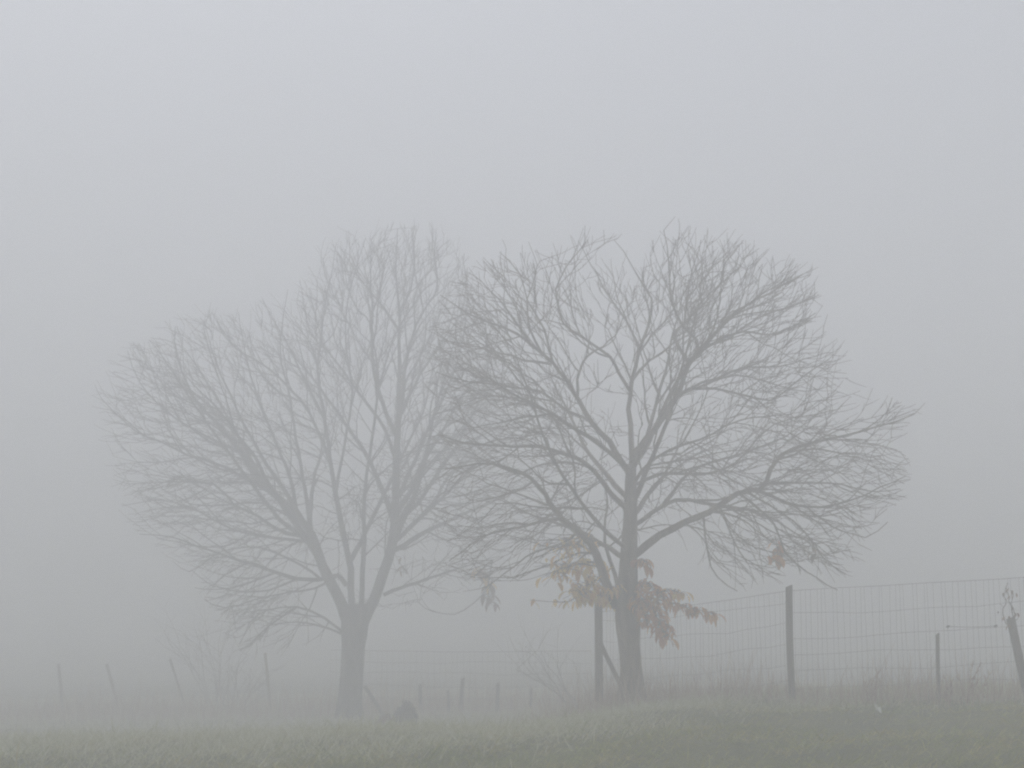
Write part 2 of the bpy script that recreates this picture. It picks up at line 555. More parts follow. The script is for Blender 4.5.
RS = [
    # leader right of the fork
    (-1, [(632, 466), (635, 452), (646, 440), (660, 421), (675, 399), (689, 363), (702, 351), (728, 318), (746, 306), (769, 293), (803, 275)], 9.5, 1.2, -1.2),   # 0
    (0, [(689, 363), (673, 338), (683, 324), (707, 301), (722, 280), (726, 262), (743, 240)], 4.5, 1.0, 1.2),
    (0, [(699, 351), (696, 340), (683, 327), (672, 300), (669, 262), (664, 230)], 4, 1.0, -0.8),
    (0, [(702, 351), (715, 342), (741, 332), (777, 334), (816, 312)], 4, 1.0, 0.9),
    (0, [(675, 399), (690, 389), (730, 391), (772, 400), (793, 384), (829, 358)], 4, 1.0, -1.2),
    (0, [(684, 326), (689, 285), (697, 255), (700, 240)], 3, 1.0, 0.8),
    # straight central leader
    (-1, [(631, 468), (631, 440), (629, 410), (632, 380), (640, 350), (652, 310), (646, 290), (632, 265), (613, 239)], 8, 1.0, 0.9),   # 6
    (6, [(632, 380), (650, 360), (674, 344), (700, 325), (715, 300)], 4, 1.0, 1.4),
    (6, [(630, 392), (618, 372), (611, 358), (595, 347), (581, 335), (564, 323), (557, 300), (558, 281), (576, 255), (586, 240)], 4.5, 1.0, -1.5),
    # left leader
    (-1, [(630, 476), (622, 463), (609, 442), (592, 422), (578, 400), (566, 379), (552, 363), (529, 342), (503, 328), (470, 314), (441, 296)], 8.5, 1.0, -0.9),   # 9
    (9, [(578, 398), (578, 380), (582, 362), (592, 353), (602, 346), (616, 335), (625, 310)], 4, 1.0, 1.2),
    (9, [(552, 363), (545, 330), (527, 300), (520, 275), (500, 252)], 3.5, 1.0, 0.9),
    (9, [(592, 422), (570, 412), (540, 392), (500, 385), (460, 380), (436, 372)], 4, 1.0, -1.3),
    # left arching limb
    (-1, [(630, 514), (617, 500), (604, 484), (585, 463), (571, 456), (543, 447), (513, 446), (475, 444), (440, 435)], 7.5, 1.2, -1.6),   # 13
    (13, [(571, 456), (560, 430), (545, 410), (520, 400), (490, 395), (462, 405)], 3, 1.0, 1.0),
    # heavy low left limb
    (-1, [(617, 606), (609, 590), (601, 568), (590, 543), (575, 530), (562, 519), (550, 503), (540, 488), (529, 477), (506, 467), (477, 463), (445, 470)], 13, 1.4, -1.0),   # 15
    (15, [(562, 519), (545, 520), (520, 528), (495, 532), (470, 545), (450, 560)], 4.5, 1.0, -1.0),
    (15, [(550, 503), (560, 485), (575, 468)], 3, 1.0, 0.3),
    (15, [(578, 531), (560, 545), (535, 552), (505, 572), (482, 590)], 3.6, 1.0, 0.8),
    # upright stem between low limb and trunk
    (-1, [(621, 600), (614, 575), (605, 545), (604, 520), (608, 500), (600, 480), (585, 465)], 6.5, 1.2, 1.4),   # 19
    # long lower right limb
    (-1, [(634, 556), (646, 546), (660, 536), (686, 522), (710, 512), (728, 499), (746, 491), (759, 490), (767, 481), (775, 462), (793, 449), (827, 440), (858, 433), (881, 426), (914, 414)], 10, 1.2, -1.5),   # 20
    (20, [(759, 492), (785, 502), (806, 507), (837, 505), (866, 494), (906, 475)], 4, 1.0, -0.8),
    (21, [(806, 507), (822, 520), (842, 530), (866, 537), (888, 521)], 2.6, 1.0, 0.5),
    (20, [(770, 483), (811, 483), (842, 485), (874, 491), (901, 489)], 3, 1.0, 0.9),
    (20, [(740, 494), (759, 509), (775, 525), (785, 551), (806, 572), (838, 590)], 3.4, 1.0, -1.0),
    (20, [(745, 492), (780, 512), (806, 532), (822, 556), (846, 574)], 3, 1.0, 0.7),
    (20, [(704, 514), (704, 535), (709, 556), (717, 578), (738, 591)], 2.8, 1.0, -0.5),
    (20, [(712, 511), (738, 517), (756, 530), (774, 544)], 3, 1.0, -1.2),
    (20, [(720, 506), (733, 538), (748, 562), (772, 568)], 2.6, 1.0, 0.9),
    (20, [(858, 433), (876, 423), (886, 412), (893, 398)], 1.8, 0.9, 0.3),
    (20, [(793, 449), (820, 462), (845, 452), (880, 458)], 2.2, 0.9, 0.6),
    # second right limb just above
    (-1, [(634, 526), (645, 518), (660, 507), (676, 500), (704, 503), (733, 507), (764, 515), (786, 528), (815, 548), (830, 566)], 6.5, 1.0, 1.8),   # 31
    (31, [(662, 506), (675, 490), (690, 472), (715, 462), (745, 452), (785, 436), (830, 405)], 4.5, 1.0, 1.0),
    # right limb at mid height
    (-1, [(632, 484), (645, 480), (662, 473), (700, 474), (735, 463), (765, 430), (800, 415), (838, 392)], 4.5, 1.0, 2.0),
    (-1, [(632, 490), (642, 470), (668, 450), (700, 440), (740, 420), (790, 414)], 4.5, 1.0, -2.4),
]
RS += [
    (0, [(706, 345), (728, 338), (750, 322), (775, 312), (802, 302), (814, 296)], 3.2, 0.9, 1.3),
    (0, [(690, 389), (715, 378), (745, 368), (780, 366), (815, 356), (832, 352)], 3.2, 0.9, -0.4),
    (0, [(677, 397), (705, 384), (735, 376), (770, 382), (805, 392), (836, 384)], 3.2, 0.9, 1.8),
    (9, [(529, 342), (515, 322), (500, 300), (480, 280), (468, 272)], 3.3, 0.9, 1.0),
    (9, [(540, 352), (530, 330), (528, 300), (535, 275), (540, 260)], 3.2, 0.9, -1.2),
    (9, [(552, 363), (525, 360), (498, 352), (470, 345), (438, 340)], 3.2, 0.9, 1.4),
    (6, [(640, 350), (625, 320), (605, 290), (590, 262), (578, 240)], 3.2, 0.9, 1.6),
]
R.traced(RS)
for spec in [((630, 520), (0.45, 1, 0.5), 4.5, 6), ((630, 500), (-0.5, 1, 0.7), 4.5, 6), ((630, 505), (0.2, -1, 0.6), 4.2, 6), ((631, 475), (-0.6, -1, 0.8), 4.5, 5.5),
             ((631, 470), (0.7, -0.8, 1.0), 4.5, 5), ((631, 472), (0.5, 0.8, 1.2), 4.5, 5), ((628, 560), (-0.7, 0.9, 0.4), 4.5, 6),
             ((629, 550), (-0.8, -0.8, 0.4), 4.5, 5)]:
    R.depth_limb(*spec)
R.fill(1.0)
R.emit(tree_r, M_BARK, M_TWIG)

pale = 'spray of pale orange withered leaves'
leaf_spray(tree_r, [(604, 566), (588, 562), (570, 566), (552, 574)], YR, -0.5, M_LEAF_TAN, 78, 0.160, 0.13, pale, M_TWIG)
leaf_spray(tree_r, [(606, 578), (596, 580), (585, 588), (578, 600)], YR, -0.6, M_LEAF_TAN, 88, 0.160, 0.14, pale, M_TWIG)
leaf_spray(tree_r, [(594, 552), (580, 545), (566, 546), (556, 552)], YR, -0.8, M_LEAF_TAN, 57, 0.143, 0.17, pale, M_TWIG)
leaf_spray(tree_r, [(614, 600), (607, 592), (600, 594), (592, 599)], YR, -0.5, M_LEAF_TAN, 44, 0.168, 0.08, pale, M_TWIG)
leaf_spray(tree_r, [(622, 600), (618, 590), (612, 588), (606, 596)], YR, -0.5, M_LEAF_TAN, 27, 0.151, 0.06, pale, M_TWIG)
leaf_spray(tree_r, [(587, 584), (572, 600), (558, 602), (530, 600)], YR, -0.4, M_LEAF_TAN, 10, 0.134, 0.05, pale, M_TWIG)
red = 'spray of russet brown withered leaves'
leaf_spray(tree_r, [(634, 566), (640, 560), (646, 562), (650, 570)], YR, -0.4, M_LEAF_RED, 23, 0.168, 0.04, red, M_TWIG)
leaf_spray(tree_r, [(634, 585), (645, 582), (655, 590), (664, 600)], YR, -0.5, M_LEAF_RED, 57, 0.168, 0.09, red, M_TWIG)
leaf_spray(tree_r, [(634, 602), (648, 600), (658, 620), (669, 640)], YR, -0.6, M_LEAF_RED, 108, 0.176, 0.08, red, M_TWIG)
leaf_spray(tree_r, [(650, 598), (668, 602), (690, 608), (716, 614)], YR, -0.3, M_LEAF_RED, 74, 0.151, 0.05, red, M_TWIG)
leaf_spray(tree_r, [(636, 596), (640, 606), (645, 616), (648, 626)], YR, -0.5, M_LEAF_RED, 30, 0.160, 0.05, red, M_TWIG)
leaf_spray(tree_r, [(628, 590), (634, 594), (640, 600), (642, 610)], YR, -0.45, M_LEAF_RED, 40, 0.160, 0.07, red, M_TWIG)
leaf_spray(tree_r, [(655, 590), (668, 590), (678, 592), (684, 594)], YR, -0.5, M_LEAF_TAN, 27, 0.151, 0.05, pale, M_TWIG)
leaf_spray(tree_r, [(775, 536), (777, 544), (778, 552), (778, 560)], YR, -0.9, M_LEAF_RED, 22, 0.19, 0.05, 'small hanging bunch of brown leaves', M_TWIG)
leaf_spray(tree_r, [(812, 540), (814, 548), (815, 552), (815, 556)], YR, 0.2, M_LEAF_BROWN, 6, 0.15, 0.03, 'small hanging bunch of brown leaves', M_TWIG)

# ---- far tree (left)
YL = 36.0
base_l = at(350, 718, YL)
base_l[2] = gz(base_l[0], YL)
tree_l = empty('bare_tree', base_l)
tag(tree_l, 'paler leafless tree farther off in the fog, its thick trunk fanning into many upright stems', 'tree', 'bare trees in the fog')
yb = 600 + (EYE - (base_l[2] - 0.2)) * F / YL
trunk_mesh([(350, yb, 42), (350, 716, 33), (350, 703, 28), (351, 685, 26), (352, 665, 25), (353, 648, 25), (354, 632, 29), (355, 616, 31), (355, 604, 27)], YL, M_BARK_FAR, tree_l)
Lt = Tree(YL, (370, 450), [(100, 398), (122, 352), (150, 340), (176, 324), (210, 308), (240, 312), (285, 285), (310, 262), (337, 240), (365, 235), (395, 226),
                           (434, 228), (462, 248), (490, 300), (515, 360), (535, 420), (540, 480), (520, 540), (500, 565), (470, 595), (425, 615),
                           (385, 612), (330, 650), (240, 655), (215, 605), (185, 565), (150, 542), (122, 505), (112, 450)], 5.2, 0.0066)
LS = [
    # left main stem
    (-1, [(348, 622), (342, 606), (332, 585), (323, 565), (311, 534), (297, 516), (279, 498), (258, 481), (241, 452), (220, 427), (195, 399), (177, 357), (175, 326)], 15, 1.0, -1.0),   # 0
    (0, [(279, 498), (250, 480), (215, 463), (188, 455), (160, 441), (135, 431), (102, 399)], 4.5, 0.9, -1.2),
    (0, [(297, 516), (290, 480), (275, 440), (255, 390), (245, 350), (238, 312)], 5, 0.9, 1.2),
    (0, [(311, 534), (305, 490), (298, 450), (290, 400), (280, 350), (288, 290)], 5.5, 0.9, 1.6),
    (0, [(311, 536), (286, 534), (258, 516), (234, 505), (213, 484), (170, 482), (128, 484)], 4.5, 0.9, -1.6),
    (0, [(241, 452), (225, 445), (195, 430), (165, 410), (139, 382), (128, 350)], 3.5, 0.9, 1.0),
    (0, [(318, 552), (304, 541), (269, 537), (234, 530), (200, 512), (160, 500), (122, 506)], 4.5, 0.9, 1.6),
    # low left limb and drooping ones
    (-1, [(347, 585), (338, 576), (318, 580), (297, 579), (275, 572), (255, 565), (223, 555), (195, 545), (170, 537), (139, 534)], 6, 0.9, -1.2),   # 7
    (-1, [(346, 635), (339, 630), (325, 618), (297, 607), (265, 611), (250, 622), (240, 645)], 3.6, 0.9, -1.0),
    (-1, [(346, 637), (336, 632), (318, 625), (295, 622), (268, 626), (248, 648)], 3, 0.9, 0.8),
    (7, [(297, 579), (270, 590), (240, 592), (212, 585), (192, 570)], 3, 0.9, 1.2),
    # middle stems
    (-1, [(353, 615), (351, 597), (351, 569), (343, 534), (332, 470), (325, 420), (318, 370), (325, 310), (337, 242)], 9, 1.0, 1.6),   # 11
    (11, [(332, 470), (318, 430), (300, 400), (270, 370), (232, 345), (212, 312)], 4.5, 0.9, -0.8),
    (11, [(336, 490), (345, 440), (352, 390), (345, 330), (352, 280), (366, 238)], 4, 0.9, -1.6),
    (-1, [(358, 618), (362, 600), (363, 560), (364, 541), (364, 498), (370, 450), (378, 390), (372, 330), (366, 280)], 7, 1.0, -2.0),   # 14
    # right main stem
    (-1, [(360, 632), (368, 610), (378, 590), (388, 558), (395, 516), (396, 470), (397, 435), (399, 400), (399, 350), (399, 311), (396, 270), (398, 229)], 15, 1.0, 0.2),   # 15
    (15, [(396, 440), (402, 400), (406, 361), (416, 325), (428, 303), (437, 290), (435, 250), (436, 231)], 6, 0.9, -0.8),
    (15, [(399, 330), (385, 310), (365, 285), (350, 262), (340, 246)], 4, 0.9, 1.0),
    (15, [(399, 312), (410, 290), (415, 265), (414, 240)], 3.5, 0.9, 0.7),
    (15, [(396, 460), (385, 430), (360, 395), (335, 360), (310, 330), (300, 280)], 5, 0.9, 1.6),
    (15, [(393, 525), (416, 505), (440, 470), (465, 430), (485, 380), (492, 320)], 6, 0.9, -1.6),
    # right limbs
    (15, [(391, 551), (404, 545), (416, 537), (438, 526), (460, 516), (500, 498), (538, 478)], 7, 0.9, 1.0),
    (15, [(384, 594), (400, 588), (416, 583), (437, 575), (458, 569), (480, 562), (500, 556)], 5, 0.9, -0.9),   # 22
    (15, [(396, 500), (415, 460), (432, 420), (455, 370), (468, 300), (462, 255)], 6, 0.9, 1.6),
    (22, [(492, 560), (488, 585), (474, 603), (455, 614), (432, 612), (418, 602)], 1.8, 0.9, 0.4),
]
LS += [
    (15, [(398, 420), (420, 375), (450, 330), (475, 300), (492, 290)], 4.6, 0.9, -1.2),
    (15, [(395, 500), (425, 470), (460, 430), (495, 390), (520, 365)], 5, 0.9, 2.0),
    (15, [(391, 545), (430, 510), (470, 470), (510, 435), (538, 415)], 5, 0.9, -2.2),
    (0, [(265, 487), (235, 430), (205, 380), (180, 345), (150, 338)], 4.4, 0.9, 2.0),
    (7, [(338, 576), (315, 588), (290, 592), (255, 600), (225, 608), (205, 600)], 3.2, 0.9, -1.6),
    (7, [(320, 579), (300, 565), (262, 548), (220, 552), (190, 572), (172, 560)], 3.4, 0.9, 1.8),
    (7, [(275, 572), (245, 585), (215, 590), (195, 588)], 3.1, 0.9, 0.3),
    (8, [(297, 607), (270, 625), (255, 640), (240, 650)], 3.1, 0.9, 0.4),
    (11, [(325, 420), (300, 370), (280, 330), (262, 300)], 4.4, 0.9, 1.0),
]
Lt.traced(LS)
for spec in [((351, 560), (0.4, 1, 1.1), 8, 5), ((324, 566), (-0.7, 1, 1.0), 8, 6), ((324, 566), (-0.5, -1, 1.0), 8, 6), ((388, 558), (0.6, -1, 1.2), 8, 6),
             ((316, 548), (-1.0, -0.6, 0.8), 8, 5), ((391, 545), (0.9, 0.7, 0.8), 7, 5), ((394, 520), (0.6, -1, 1.0), 6, 6), ((393, 520), (-0.3, 1, 1.3), 7, 6),
             ((398, 440), (-0.5, -1, 1.2), 6, 5), ((311, 534), (-0.6, -0.8, 1.0), 6, 5), ((311, 534), (-0.3, 0.9, 1.0), 6, 5)]:
    Lt.depth_limb(*spec)
Lt.fill(1.3, 0.40, 0.46)
Lt.emit(tree_l, M_BARK_FAR, M_TWIG_FAR)
leaf_spray(tree_l, [(484, 562), (486, 574), (489, 592), (492, 606)], YL, -0.5, M_LEAF_BROWN, 34, 0.30, 0.07, 'hanging bunch of dull brown leaves', M_TWIG_FAR)
leaf_spray(tree_l, [(478, 566), (482, 572), (484, 578), (485, 588)], YL, -0.3, M_LEAF_TAN, 9, 0.26, 0.06, 'few pale withered leaves', M_TWIG_FAR)
leaf_spray(tree_l, [(392, 548), (398, 560), (402, 566), (406, 572)], YL, -0.8, M_LEAF_BROWN, 8, 0.26, 0.08, 'hanging bunch of dull brown leaves', M_TWIG_FAR)

# ------------------------------------------------------------------ posts and fences
def post_mb(base, top, w, round_=False, sink=0.35):
    """a weathered wooden post, square or round, slightly bent and rough"""
    base, top = np.array(base, float), np.array(top, float)
    d = top - base
    b0 = base - unit(d) * sink
    mb = MB()
    n = 9
    sides = 12 if round_ else 8
    if round_:
        prof = [(math.cos(a), math.sin(a)) for a in np.arange(sides) * 2 * math.pi / sides]
    else:
        c = 0.82
        prof = [(1, -c), (1, c), (c, 1), (-c, 1), (-1, c), (-1, -c), (-c, -1), (c, -1)]
    bend = np.array([rnd.gauss(0, 0.012), rnd.gauss(0, 0.012), 0])
    V = []
    for i in range(n):
        t = i / (n - 1)
        p = b0 * (1 - t) + top * t + bend * math.sin(math.pi * t)
        k = (w / 2) * (1 + 0.05 * (rnd.random() - 0.5))
        for (a, b) in prof:
            V.append(p + np.array([a * k, b * k * 0.9, (0.02 * a if i == n - 1 else 0)]))
    Fc = [(i * sides + j, i * sides + (j + 1) % sides, (i + 1) * sides + (j + 1) % sides, (i + 1) * sides + j)
          for i in range(n - 1) for j in range(sides)]
    Fc.append(tuple((n - 1) * sides + j for j in range(sides)))
    Fc.append(tuple(range(sides - 1, -1, -1)))
    mb.add(V, Fc)
    return mb


def mesh_panel(A, B, top_a, top_b, height, spacing, rows, rv, rh, sag=0.03, seed=0):
    """woven wire between two posts; A, B = (x, y); rows = heights measured down from the top wire"""
    rr = random.Random(seed)
    mb = MB()
    A, B = np.array(A, float), np.array(B, float)
    L = np.linalg.norm(B - A)
    N = max(2, int(L / spacing))

    def top(t):
        return top_a * (1 - t) + top_b * t - sag * 4 * t * (1 - t)
    for i in range(N + 1):
        t = i / N
        q = A * (1 - t) + B * t
        z1 = top(t)
        lean = rr.gauss(0, 0.012)
        q = q + (B - A) / L * rr.gauss(0, 0.008)
        z0 = max(z1 - height, gz(*q) - 0.03)
        zs = np.linspace(z0, z1, 6)
        ph = rr.uniform(0, 6)
        P = [np.array([q[0] + lean * (z - z0) + 0.004 * math.sin(3 * z + ph), q[1] + 0.006 * math.sin(4 * z + ph), z]) for z in zs]
        mb.tube(P, [rv] * 6, 3, cap=False)
    for k, h in enumerate(rows):
        M = max(8, int(L / 0.35))
        P = []
        for i in range(M + 1):
            t = i / M
            q = A * (1 - t) + B * t
            wob = 0.02 * math.sin(t * 9 + k * 2.1) + 0.012 * math.sin(t * 23 + k) + rr.gauss(0, 0.006)
            P.append(np.array([q[0], q[1], top(t) - h + wob * (1 if k else 0.3)]))
        mb.tube(P, [rh * (1.35 if k == 0 else 1.0)] * len(P), 4, cap=False)
    return mb


def topz(px, py, Y):
    return at(px, py, Y)[2]


PA = at(598, 690, 25.0)[:2]      # dark corner post by the near tree
PB = at(791, 690, 22.5)[:2]
PC = at(938, 690, 21.4)[:2]
PD = np.array([10.6, 20.0])
fence = empty('wire_fence', (PB[0], PB[1], gz(*PB)))
tag(fence, 'tall wire mesh fence on wooden posts behind the near tree', 'fence', 'wire mesh fences')
ta, tb = topz(598, 612, 25.0), topz(791, 591, 22.5)
td = topz(1024, 573, 21.2) + 0.16
dB = PB - PA
mesh_panel(PA, PB, ta, tb, 1.62, 0.084, [0, 0.17, 0.5, 0.84, 1.14, 1.4], 0.0024, 0.0027, 0.05, 3).build('wire_mesh', M_WIRE, fence)
mesh_panel(PB, PD, tb, td, 1.66, 0.086, [0, 0.37, 0.74, 1.0, 1.24, 1.5], 0.0025, 0.0027, 0.02, 4).build('wire_mesh', M_WIRE, fence)


def add_post(parent, pxt, pyt, pxb, Y, w, mat, rnd_=False, label=None, name='post', dy=0.0):
    t = at(pxt, pyt, Y)
    b = at(pxb, 690, Y + dy)
    b[2] = gz(b[0], b[1])
    o = post_mb(b, t, w, rnd_).build(name, mat, parent, smooth=rnd_)
    if label:
        tag(o, label, None)
    return o


add_post(fence, 598.5, 600, 599, 25.05, 0.135, M_WOOD, label='dark thick corner post')
add_post(fence, 789, 586, 793, 22.42, 0.098, M_WOOD, label='tall square grey post')
add_post(fence, 937.5, 634, 939, 21.5, 0.05, M_WOOD, label='thin short stake')
t_end = np.array([PD[0], PD[1], td + 0.1])
post_mb((PD[0], PD[1], gz(*PD)), t_end, 0.13).build('post', M_WOOD, fence, smooth=False)
# diagonal brace from the corner post down to the ground
b0 = at(600, 643, 25.0)
b1 = at(630, 676, 24.75)
b1[2] = min(b1[2], gz(b1[0], b1[1]) + 0.1)
post_mb(b1, b0, 0.085, sink=0.2).build('brace', M_WOOD, fence, smooth=False)
# short tie wire with two knots
mbw = MB()
p0, p1 = at(947.5, 626.5, 21.2), at(995, 626, 20.95)
mbw.tube([p0 * (1 - t) + p1 * t - np.array([0, 0.03, 0.012 * math.sin(math.pi * t)]) for t in np.linspace(0, 1, 8)], [0.004] * 8, 5)
for p in (p0, p1):
    mbw.tube([p + np.array([dx, -0.03, 0.006 * math.sin(dx * 90)]) for dx in (-0.03, -0.015, 0, 0.015, 0.03)], [0.007, 0.015, 0.019, 0.015, 0.007], 7)
mbw.build('tie_wire', M_WIRE, fence)

# lower, far fence behind the left tree
far = empty('wire_fence', (*at(480, 700, 36.8)[:2], gz(*at(480, 700, 36.8)[:2])))
tag(far, 'faint low wire fence far off between the two trunks', 'fence', 'wire mesh fences')
FA, FB = at(330, 700, 38.2)[:2], at(592, 700, 36.2)[:2]
fa, fb = topz(330, 650, 38.2), topz(592, 651, 36.2)
mesh_panel(FA, FB, fa, fb, 1.45, 0.16, [0, 0.28, 0.56, 0.9, 1.2], 0.0036, 0.005, 0.03, 6).build('wire_mesh', M_WIRE, far)
for (x, y, xb, w) in [(420, 684, 420.5, 0.09), (463, 678, 461, 0.10), (498, 683, 497, 0.10), (448, 690, 449, 0.07), (531, 688, 531, 0.07)]:
    Yp = 38.2 + (36.2 - 38.2) * (x - 330) / 262.0
    add_post(far, x, y, xb, Yp + 0.05, w, M_WOOD, True)

# lone posts at far left
for (xt, yt, xb, yb_, Y, w, mat, lab) in [
    (58.5, 664, 61.5, 718, 44.0, 0.10, M_WOOD, 'nearly upright grey wooden post leftmost of the faint row in the mist'),
    (106.5, 664, 118, 722, 43.0, 0.10, M_WOOD, 'grey wooden post leaning left between the upright one and the thinnest leaning one'),
    (170, 659, 186, 728, 42.0, 0.075, M_WOOD, 'thinnest and most tilted grey wooden post of the faint row'),
    (265, 653, 270, 722, 40.0, 0.085, M_WOOD_PALE, 'pale yellowish wooden stake left of the far tree trunk'),
]:
    t = at(xt, yt, Y)
    b = at(xb, yb_, Y)
    b[2] = gz(b[0], b[1])
    o = post_mb(b, t, w, True).build('fence_post', mat, None, origin=b)
    tag(o, lab, 'post', 'weathered posts at the field edge')

# leaning stump of a post at the right edge, with a dead vine
st = at(1010.5, 618, 20.9)
sb = at(1029, 690, 20.7)
sb[2] = gz(sb[0], sb[1])
stump = post_mb(sb, st, 0.13, True).build('leaning_post', M_WOOD, None, origin=sb)
tag(stump, 'thick broken wooden post leaning against the wire fence, dried vine on its top', 'post')
vm, vl = MB(), MB()
for k in range(3):
    p = at(1011 + rnd.uniform(-4, 6), 626, 20.85)
    path = [p]
    for i in range(9):
        p = p + np.array([rnd.gauss(0.004, 0.03), rnd.gauss(0, 0.02), rnd.uniform(0.04, 0.085)])
        path.append(p)
        for q in range(3):
            if rnd.random() < 0.3:
                leaf(vl, p + np.array([rnd.gauss(0, 0.04), rnd.gauss(0, 0.03), rnd.gauss(0, 0.02)]), rnd.uniform(0.05, 0.1))
    vm.tube(path, np.linspace(0.009, 0.004, len(path)), 4)
vine = vm.build('dead_vine', M_TWIG, None, origin=st)
tag(vine, 'dried brown vine sprouting from the top of the leaning broken post', 'vine')
vl.build('withered_leaf', M_LEAF_BROWN, vine)

# ------------------------------------------------------------------ debris by the far tree
pb = MB()
q0 = at(364.5, 686, YL - 0.55)
q1 = at(386, 714, YL - 0.9)
q1[2] = gz(q1[0], q1[1]) + 0.02
plank = post_mb(q1, q0, 0.10, sink=0.1).build('plank', M_WOOD, None, smooth=False, origin=q1)
tag(plank, 'old wooden board leaning against the foot of the far tree', 'board')


def leaf_heap(px, Y, w, h, n, name, label, cat, mat, top_green=False):
    c = at(px, 710, Y)
    c[2] = gz(c[0], c[1])
    mb = MB()
    for i in range(n):
        a, t = rnd.uniform(0, 6.28), rnd.random() ** 0.5
        zz = rnd.uniform(0, 1)
        rr = w * 0.5 * t * math.sqrt(max(0.04, 1 - zz ** 3)) * (1 + 0.25 * math.sin(3 * a + px) + 0.15 * math.sin(5 * a)) * rnd.uniform(0.75, 1.2)
        leaf(mb, c + np.array([math.cos(a) * rr, math.sin(a) * rr, 0.03 + zz * h * (1 + 0.12 * math.sin(a + 2.2)) * rnd.uniform(0.8, 1.12)]), rnd.uniform(0.09, 0.17))
    stalks = MB()
    for i in range(14):
        a = rnd.uniform(0, 6.28)
        d = np.array([math.cos(a) * 0.5 * w * rnd.random(), math.sin(a) * 0.5 * w * rnd.random(), h * rnd.uniform(0.6, 1.15)])
        stalks.tube([c + np.array([0, 0, -0.03]), c + d * 0.5 + np.array([0, 0, 0.03]), c + d], [0.012, 0.009, 0.005], 4)
    o = mb.build(name, mat, None, origin=c)
    stalks.build('stalk', M_TWIG, o)
    tag(o, label, cat)
    return o


leaf_heap(405, 31.0, 0.46, 0.52, 1600, 'dead_plant', 'dark rounded clump of withered plant in the grass right of the leaning board', 'plant', M_CLUMP)
leaf_heap(386, 31.5, 0.5, 0.26, 240, 'dead_plant', 'low thin brown plant remains at the foot of the leaning board', 'plant', M_LEAF_BROWN)

# pale scrap in the grass
pc = at(878, 714, 18.6)
pc[2] = gz(pc[0], pc[1]) + 0.17
sm = MB()
n = 6
V = []
for i in range(n):
    for j in range(n):
        u, v = i / (n - 1) - 0.5, j / (n - 1) - 0.5
        V.append(pc + np.array([u * 0.08, v * 0.045, 0.03 * u * u * 4 - 0.05 * u + 0.03 * math.sin(9 * v + 4 * u) + 0.07 * v + 0.01]))
Fc = [(i * n + j, (i + 1) * n + j, (i + 1) * n + j + 1, i * n + j + 1) for i in range(n - 1) for j in range(n - 1)]
sm.add(V, Fc)
tag(sm.build('paper_scrap', noise_mat('pale_paper', 20, [(0.3, (0.55, 0.57, 0.48)), (0.7, (0.7, 0.72, 0.62))]), None, origin=pc),
    'small pale crumpled scrap lying on the grass bank', 'litter')


# ------------------------------------------------------------------ shrubs
def shrub(name, px, Y, stems, label, lean=0.0, mat=M_TWIG_FAR, rk=1.0):
    c = at(px, 700, Y)
    c[2] = gz(c[0], c[1])
    root = empty(name, c)
    tag(root, label, 'shrub')
    big, small = MB(), MB()

    def side(p, d, ln, r, lv):
        pts = [p]
        for i in range(5):
            d = unit(d + np.array([rnd.gauss(0, .16), rnd.gauss(0, .16), rnd.gauss(0.04, .12)]))
            p = p + d * ln / 5
            pts.append(p)
            if lv < 2 and i > 0 and rnd.random() < 0.85:
                e = unit(d + np.array([rnd.gauss(0, .6), rnd.gauss(0, .6), rnd.gauss(0.2, .4)]))
                side(p, e, ln * rnd.uniform(0.35, 0.65), r * 0.6, lv + 1)
        (big if lv == 0 else small).tube(pts, np.linspace(r, r * 0.4, len(pts)), 5 if lv == 0 else 3, cap=lv == 0)
    for k in range(stems[0]):
        a = rnd.uniform(0, 6.28)
        t = rnd.uniform(0.1, 0.7)
        side(c + np.array([rnd.gauss(0, .12), rnd.gauss(0, .12), -0.08]), unit(np.array([math.cos(a) * t + lean, math.sin(a) * t, 1.0])),
             stems[1] * rnd.uniform(0.6, 1.0), 0.016 * rk, 0)
    big.build('stem', mat, root)
    small.build('twigs', mat, root)
    return root


shrub('bare_shrub', 215, 44.0, (8, 3.0), 'faint bare shrub between the most tilted post and the pale stake', rk=1.2)
shrub('bare_shrub', 585, 33.0, (4, 2.1), 'thin bare shrub arching left beside the dark corner post', lean=-0.9, rk=0.8)
shrub('bare_shrub', 232, 39.5, (8, 1.4), 'low bare bush in front of the faint shrub near the pale stake', rk=1.0)

# a few single weed stalks that stand out in front of the mesh
for (px, h, lean, Y, lab) in [(872, 0.55, 0.18, 21.6, 'dark branching weed stalk in front of the mesh left of the thin stake'),
                              (966, 0.62, 0.12, 20.9, 'dark weed stalk right of the thin stake below the tie wire'),
                              (948, 0.4, -0.15, 21.0, 'short reddish weed stalk close beside the thin stake')]:
    c = at(px, 690, Y)
    c[2] = gz(c[0], c[1])
    mb = MB()
    for k in range(5):
        d = np.array([lean + rnd.gauss(0, .16), rnd.gauss(0, .14), 1.0])
        pts = [c + np.array([rnd.gauss(0, .03), rnd.gauss(0, .03), -0.05])]
        ln = h * rnd.uniform(0.6, 1.05)
        for i in range(6):
            d = unit(d + np.array([rnd.gauss(0.02, .08), rnd.gauss(0, .08), 0.0]))
            pts.append(pts[-1] + d * ln / 6)
            if i > 1:
                for s_ in range(2):
                    e = unit(d + np.array([rnd.gauss(0, .5), rnd.gauss(0, .5), 0.1]))
                    mb.tube([pts[-1], pts[-1] + e * 0.05, pts[-1] + e * 0.09 + np.array([0, 0, 0.01])], [0.005, 0.008, 0.003], 4)
        mb.tube(pts, np.linspace(0.009, 0.004, len(pts)), 4)
    tag(mb.build('weed_stalk', M_WEED, None, origin=c), lab, 'weed', 'weed stalks at the fence')


